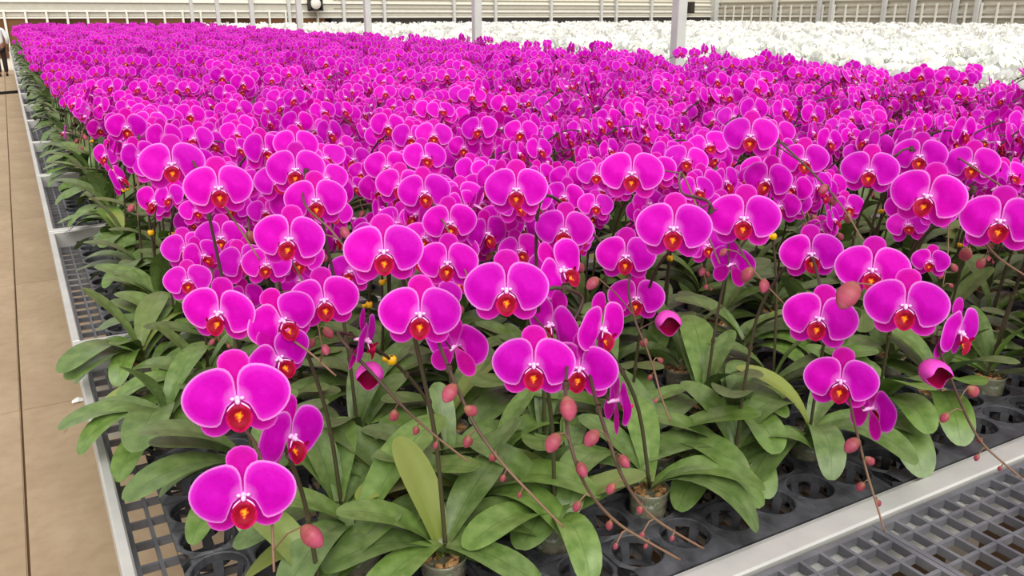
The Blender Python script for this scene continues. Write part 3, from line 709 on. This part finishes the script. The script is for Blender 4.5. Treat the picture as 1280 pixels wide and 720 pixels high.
for (bx, by, fls, bds, tip, ops) in HERO:
    base = Vector((bx, by, ZP)); key = (round(bx, 3), round(by, 3)); hero_bases[key] = 1
    rel = lambda q: Vector(q) - base
    F = [(rel(f_[:3]), f_[3], f_[4], f_[5], 0.122) for f_ in fls]; B = [(rel(b_[:3]), b_[3]) for b_ in bds]; O = [rel(o_) for o_ in ops]
    # rachis: smoothed path behind the flowers, then along the buds to the tip
    path = [p - Vector((math.cos(R(a)), math.sin(R(a)), 0)) * 0.045 + Vector((0, 0, 0.012)) for p, a, *_ in F]
    sm = []
    for i in range(len(path)):
        q = path[max(0, i - 1):i + 2]; c = Vector((0, 0, 0))
        for z in q: c += z
        c = c / len(q); P0, a0 = F[i][0], F[i][1]; dd = Vector((math.cos(R(a0)), math.sin(R(a0)), 0)); e = (c - P0).dot(dd)
        sm.append(c - dd * (e + 0.042) if e > -0.042 else c)
    bl = [p + Vector((0, 0.004, 0.016)) for p, L in B if L < 0.045]
    for _ in range(2):
        ext = [sm[-1]] + bl + [rel(tip)]; bl = [(ext[i - 1] + ext[i] * 1.2 + ext[i + 1]) / 3.2 for i in range(1, len(ext) - 1)]
    first = sm[0]; st = Vector((0.008, 0.004, 0.09))
    rach = [st, st.lerp(first, 0.16) + Vector((0, 0.01, first.z * 0.22)), st.lerp(first, 0.5) + Vector((0, 0.03, first.z * 0.2)), ]
    pts = rach + sm + bl + [rel(tip)]
    s = make_spike_data(pts, F, B, O, 6); s.mesh = stalk_mb(s).mesh('flower_stalk', M['stalk'])
    lab, grp = (HERO_LABEL[key], None) if key in HERO_LABEL else row_label(bx, by)
    t = new_plant(bx, by, lab, grp); rr_ = random.Random(int(bx * 1000 + by * 77))
    place_spike(t, s, Matrix.Identity(4), rr_, 1.0 if key in ((0.675, 1.461), (1.631, 1.461)) else 0.0)
    lv = HERO_LEAVES.get(key)
    lv = [(v, a, L, 0.088 + 0.006 * i) for i, (v, a, L) in enumerate(lv)] if lv else plant_spec(bx, by, rr_)
    for q in lv: put('leaf', LEAF[q[0]], t, leaf_mat(*q))

for i, (lx, ly) in enumerate(((0.437, 1.346), (0.676, 1.346), (0.915, 1.346), (1.154, 1.346), (1.393, 1.346), (0.198, 2.04), (0.198, 2.50), (0.556, 1.461), (0.795, 1.461))):
    r = random.Random(50 + i)
    lab = f'bloomless leafy orchid wedged {ORD[i]} from the aisle between the first and second rows' if i < 5 else ['bloomless leafy orchid by the aisle rail near the fifth row', 'bloomless leafy orchid by the aisle rail just before the cross rail', 'bloomless leafy orchid, first of two inside the second row behind the front rail', 'bloomless leafy orchid, second of two inside the second row behind the front rail'][i - 5]
    t = new_plant(lx, ly, lab, ['leafy orchids between the front rows', 'leafy orchids beside the aisle rail'][1 if lx < 0.33 else 0])
    for q in plant_spec(lx, ly, r)[:7 if lx > 0.33 else 99]: put('leaf', LEAF[q[0]], t, leaf_mat(*q))

# ------------------------------------------------------------------ the flowering rows
def pix(p):
    d = Vector(p) - CAM; z = d.dot(FWD); 
    return (640 + 1064 * d.dot(RIGHT) / z, 360 - 1064 * d.dot(UP) / z, z) if z > 0.05 else (-9999, -9999, z)
cand = []
for bi, (y0, row0, n) in enumerate(benches):
    for j in range(n):
        y = row0 + (2 * j + (1 if bi == 0 else 0)) * PY
        for k in range(22):
            x = 0.317 + 0.239 * k + (0.1195 if j % 2 else 0.0)
            if x > X1 - 0.1: continue
            key = (round(x, 3), round(y, 3))
            if any(abs(h[0] - x) < 0.02 and abs(h[1] - y) < 0.02 for h in hero_bases): continue
            u, v, d = pix((x, y, Z0 + 0.4)); u2 = pix((x, y, Z0))[0]
            if max(u, u2) < -120 or min(u, u2) > 2600 or d < 0.3: continue
            cand.append((d if min(u, u2) < 1330 else d + 100, x, y, bi))
cand.sort()
N_IND = 300 - len(HERO)
stuff_pl = []
for i, (d, x, y, bi) in enumerate(cand):
    d = d - 100 if d >= 100 else d
    r = random.Random(1000 + i); leaves = plant_spec(x, y, r)
    sp = [(r.randrange(len(SPIKES)), 6 + r.gauss(0, 28), r.uniform(0.92, 1.08), 0.006)]
    if r.random() < 0.45 and d > 2.2: sp.append((r.randrange(len(SPIKES)), 6 + r.gauss(0, 40), r.uniform(0.85, 1.0), -0.006))
    if x < 0.5: sp = [(a, 15 + r.gauss(0, 15), c, e) for a, b_, c, e in sp]
    if y < 1.3: sp = [] if x < 2.1 else sp
    elif y < 1.75 and x < 2.0: sp = []
    elif d < 2.15: sp = [(a, b_, min(c, 0.93), e) for a, b_, c, e in sp[:1]]
    if i < N_IND:
        lab, grp = row_label(x, y)
        t = new_plant(x, y, lab, grp)
        for q in leaves: put('leaf', LEAF[q[0]], t, leaf_mat(*q))
        for (si, phi, sc, tx) in sp: place_spike(t, SPIKES[si], spike_xf(phi, sc, tx), r)
    else: stuff_pl.append((x, y, leaves, sp, d))

# ------------------------------------------------------------------ distant plants, merged
def tmpl(mb):
    V = np.array(mb.v, np.float32); tri, uv, mi, k = [], [], [], 0
    for f_, m_ in zip(mb.f, mb.mi):
        for q in range(1, len(f_) - 1): tri.append((f_[0], f_[q], f_[q + 1])); uv += [mb.uv[k], mb.uv[k + q], mb.uv[k + q + 1]]; mi.append(m_)
        k += len(f_)
    return V, np.array(tri, np.int32), np.array(uv, np.float32), np.array(mi, np.int32)
def lod_flower(n=8, m=6, var=0):
    b = MB()
    radial(PETAL, (.25, .035), n, (1.0,), fdepth('petal', var), mb=b, mi=0); radial([(-x, z) for x, z in PETAL], (-.25, .035), n, (1.0,), fdepth('petal', var), mb=b, mi=0)
    radial(DORSAL, (0, .27), m, (1.0,), fdepth('dorsal', var), mb=b, mi=1)
    for a in (137, -137): radial(LATERAL, (0, .24), m, (1.0,), fdepth('lat', var), Matrix.Rotation(R(a), 3, 'Y'), mb=b, mi=1)
    radial(LIP, (0, -.145), m, (1.0,), lip_depth, mb=b, mi=2)
    return tmpl(b)
def lod_leaf(p): b = MB(); b.grid(*leaf_grid(*p, nu=5, nv=1), mi=3); return tmpl(b)
def lod_bud(): return tmpl(bud_mb(4, 5))
def merged(name, groups, mats):
    nv = sum(len(T[0]) * len(X) for T, X in groups); nt = sum(len(T[1]) * len(X) for T, X in groups)
    co = np.empty((nv, 3), np.float32); tri = np.empty((nt, 3), np.int32); uv = np.empty((nt * 3, 2), np.float32); mi = np.empty(nt, np.int32); a = t = 0
    for (V, F, U, I), X in groups:
        if not len(X): continue
        X = np.asarray(X, np.float32); N = len(X)
        P = np.einsum('nij,vj->nvi', X[:, :3, :3], V) + X[:, None, :3, 3]
        co[a:a + N * len(V)] = P.reshape(-1, 3)
        tri[t:t + N * len(F)] = (F[None] + (a + np.arange(N) * len(V))[:, None, None]).reshape(-1, 3)
        uv[3 * t:3 * (t + N * len(F))] = np.tile(U, (N, 1)); mi[t:t + N * len(F)] = np.tile(I, N)
        a += N * len(V); t += N * len(F)
    me = bpy.data.meshes.new(name); me.vertices.add(nv); me.vertices.foreach_set('co', co.ravel())
    me.loops.add(nt * 3); me.loops.foreach_set('vertex_index', tri.ravel()); me.polygons.add(nt)
    me.polygons.foreach_set('loop_start', np.arange(nt, dtype=np.int32) * 3); me.polygons.foreach_set('loop_total', np.full(nt, 3, np.int32))
    me.polygons.foreach_set('material_index', mi); me.polygons.foreach_set('use_smooth', np.ones(nt, bool))
    l = me.uv_layers.new(name='UVMap'); l.data.foreach_set('uv', uv.ravel())
    for m_ in mats: me.materials.append(m_)
    me.update(calc_edges=True); me.validate(); return me
LF = [lod_flower(9, 6, v) for v in range(3)]; LFAR = lod_flower(6, 4, 0); LL = [lod_leaf(p) for p in LEAFP]; LB = lod_bud()
LPOT = tmpl(MB().lathe([(0.0, 0.0), (0.036, 0.0), (0.044, 0.096), (0.0, 0.086)], 10, 4))
LS = [tmpl(stalk_mb(s, 3, 4, 4, ped=False)) for s in SPIKES]
def gather(plants, far):
    gf = [[], [], []]; gfar = []; gl = [[] for _ in LEAFP]; gs = [[] for _ in SPIKES]; gb = []; gp = []
    for (x, y, leaves, sp, d) in plants:
        r = random.Random(int(x * 991 + y * 7919)); base = Matrix.Translation((x, y, ZP))
        if d < min(far, 6): gp.append(np.array(base))
        if d < far or x < 0.9:
            for q in leaves: gl[q[0]].append(np.array(base @ leaf_mat(*q)))
        for (si, phi, sc, tx) in sp:
            xf = base @ spike_xf(phi, sc, tx)
            if d < far: gs[si].append(np.array(xf))
            for m_ in SPIKES[si].flowers: (gfar if d > far else gf[r.randrange(3)]).append(np.array(xf @ m_))
            if d < far:
                for m_ in SPIKES[si].buds: gb.append(np.array(xf @ m_))
    return [(LF[k], gf[k]) for k in range(3)] + [(LFAR, gfar)] + [(LL[k], gl[k]) for k in range(len(LL))] + [(LS[k], gs[k]) for k in range(len(LS))] + [(LB, gb), (LPOT, gp)]
field = put('orchid_field', merged('orchid_field', gather(stuff_pl, 14.0), [M['petal'], M['sepal'], M['lip'], M['leaf'], M['stalk'], M['bud']]))
tag(field, 'dense sea of purple moth orchids filling the far benches', 'orchids', kind='stuff')

# white orchids beyond the posts
WM = [M['white_petal'], M['white_petal'], M['white_lip'], M['leaf'], M['white_stalk'], M['white_bud']]
wc = []; rw = random.Random(5)
yy = 3.2
while yy < 33.3:
    xx = 6.2 + rw.uniform(0, 0.1)
    while xx < 30:
        u, v, d = pix((xx, yy, Z0 + 0.5)); far = d > 14
        if -20 < u < 1700 and not (far and rw.random() < 0.35): wc.append((d if u < 1330 else d + 100, xx + rw.uniform(-.05, .05), yy + rw.uniform(-.05, .05)))
        xx += 0.29
    yy += 0.29
wc.sort(); wst = []
wvar = []
for k in range(8):
    r = random.Random(300 + k); pl = [(0, 0, plant_spec(0, 0, r), [(r.randrange(16), r.gauss(0, 60), 1.02, 0), (r.randrange(16), r.gauss(0, 60), 0.95, 0)], 5.0)]
    g_ = gather(pl, 99); 
    for _, Xs in g_:
        for m_ in Xs: m_[2, 3] -= ZP
    wvar.append(merged('white_potted_orchid', g_, WM))
for i, (d, x, y) in enumerate(wc):
    r = random.Random(7000 + i); d = d - 100 if d >= 100 else d
    if i < 300:
        o = put('white_potted_orchid', wvar[r.randrange(8)], None, Matrix.Translation((x, y, Z0 - 0.055)) @ Matrix.Rotation(r.uniform(-0.4, 0.4), 4, 'Z'))
        tag(o, 'white moth orchid on the bench beyond the steel posts', 'orchid', 'white orchids beyond the posts')
    else: wst.append((x, y, [], [(r.randrange(16), r.gauss(0, 60), 1.02, 0)] + ([(r.randrange(16), r.gauss(0, 60), 0.95, 0)] if d < 16 else []), d))
wf = put('white_orchid_field', merged('white_orchid_field', gather(wst, 0.0), WM)); tag(wf, 'bright mass of white moth orchids stretching to the far walls', 'orchids', kind='stuff')

# ------------------------------------------------------------------ aisle: hose, scrap, worker
h = MB().tube(catmull([(-3.2, 24.4, 0.035), (-1.6, 24.9, 0.035), (-0.6, 24.8, 0.035), (0.3, 25.3, 0.035)], 8), 0.035, 8).build('hose', M['black_rubber'], None, True)
tag(h, 'black rubber hose lying across the far aisle floor', 'hose')
sc_ = MB(); sc_.grid([[(0, 0, 0.004), (0.03, 0.0, 0.008), (0.06, 0.01, 0.003)], [(0.0, 0.04, 0.003), (0.03, 0.05, 0.014), (0.055, 0.045, 0.004)]], [[(0, 0)] * 3] * 2)
sc_.v = [(x + 0.01, y + 4.55, z) for x, y, z in sc_.v]
tag(sc_.build('paper_scrap', M['paper']), 'tiny white paper scrap on the tan aisle floor', 'scrap')

def skin(name, verts, edges, radii, mat, parent, root=0, sub=2):
    me = bpy.data.meshes.new(name); me.from_pydata(verts, edges, []); o = put(name, me, parent); me.materials.append(mat)
    md = o.modifiers.new('skin', 'SKIN'); md.use_smooth_shade = True
    for i, r in enumerate(radii):
        sv = me.skin_vertices[0].data[i]; sv.radius = (r, r) if not isinstance(r, tuple) else r; sv.use_root = (i == root)
    o.modifiers.new('sub', 'SUBSURF').levels = 1; o.modifiers['sub'].render_levels = sub
    return o
P_ = empty('person', (-0.24, 32.2, 0.0), R(4))
tag(P_, 'person in white shirt and dark trousers walking away down the aisle', 'person')
V = [(0, 0, .95), (0, 0, 1.12), (0, 0, 1.32), (0, .0, 1.43), (0, .01, 1.5), (0, .02, 1.58), (0, .02, 1.68)]; Rr = [(.15, .11), (.135, .1), (.15, .105), (.09, .07), (.052, .055), (.075, .088), (.07, .082)]
E_ = [(i, i + 1) for i in range(6)]
def chain(pts, rad, at):
    prev = at
    for p, r in zip(pts, rad): V.append(p); Rr.append(r); E_.append((prev, len(V) - 1)); prev = len(V) - 1
    return prev
for s in (-1, 1):
    chain([(s * .09, 0, .88), (s * .1, .03 * s, .5), (s * .1, -.06 + .1 * s, .09), (s * .11, .08 + .1 * s, .04)], [.085, .06, .04, .038], 0)
    hd = chain([(s * .18, 0, 1.40), (s * .26, -.02, 1.14), (s * .27, .12, .93), (s * .265, .16, .86)], [.06, .045, .03, (.036, .018)], 3)
    for q, (dx, L) in enumerate(((-.028, .06), (-.01, .075), (.01, .08), (.027, .068))):
        chain([(s * .265 + dx * .9, .17, .82), (s * .265 + dx, .175 + .012, .82 - L * .55), (s * .265 + dx, .20, .82 - L * .85)], [.009, .008, .007], hd)
    chain([(s * .235, .185, .85), (s * .225, .21, .82)], [.010, .008], hd)
skin('body', V, E_, Rr, M['skin'], P_)
Vs = [(0, 0, .92), (0, 0, 1.12), (0, 0, 1.32), (0, 0, 1.44)]; Es = [(0, 1), (1, 2), (2, 3)]; Rs = [(.175, .13), (.16, .12), (.175, .125), (.1, .08)]
for s in (-1, 1):
    b = len(Vs); Vs += [(s * .185, 0, 1.405), (s * .262, -.02, 1.15), (s * .268, .1, .97)]; Es += [(3, b), (b, b + 1), (b + 1, b + 2)]; Rs += [.075, .06, .05]
skin('shirt', Vs, Es, Rs, M['white_cotton'], P_)
Vs = [(0, 0, .96)]; Es = []; Rs = [(.17, .13)]
for s in (-1, 1):
    b = len(Vs); Vs += [(s * .09, 0, .86), (s * .1, .03 * s, .5), (s * .1, -.06 + .1 * s, .11)]; Es += [(0, b), (b, b + 1), (b + 1, b + 2)]; Rs += [.1, .078, .065]
skin('trousers', Vs, Es, Rs, M['dark_trousers'], P_)
for s in (-1, 1):
    skin('shoe', [(s * .1, -.11 + .1 * s, .045), (s * .105, .0 + .1 * s, .045), (s * .11, .1 + .1 * s, .038)], [(0, 1), (1, 2)], [.046, .045, .036], M['black_rubber'], P_, 0, 1)
c = MB().lathe([(.088, -.03), (.098, .0), (.096, .05), (.07, .095), (.0, .108)], 16); c.v = [(x, y * 1.12 + .02, z + 1.66) for x, y, z in c.v]; c.build('cap', M['grey_cap'], P_, True)
c = MB().lathe([(.07, -.08), (.085, -.04), (.087, .0)], 16); c.v = [(x, y * 1.08 + .005, z + 1.64) for x, y, z in c.v]; c.build('hair', M['dark_hair'], P_, True)
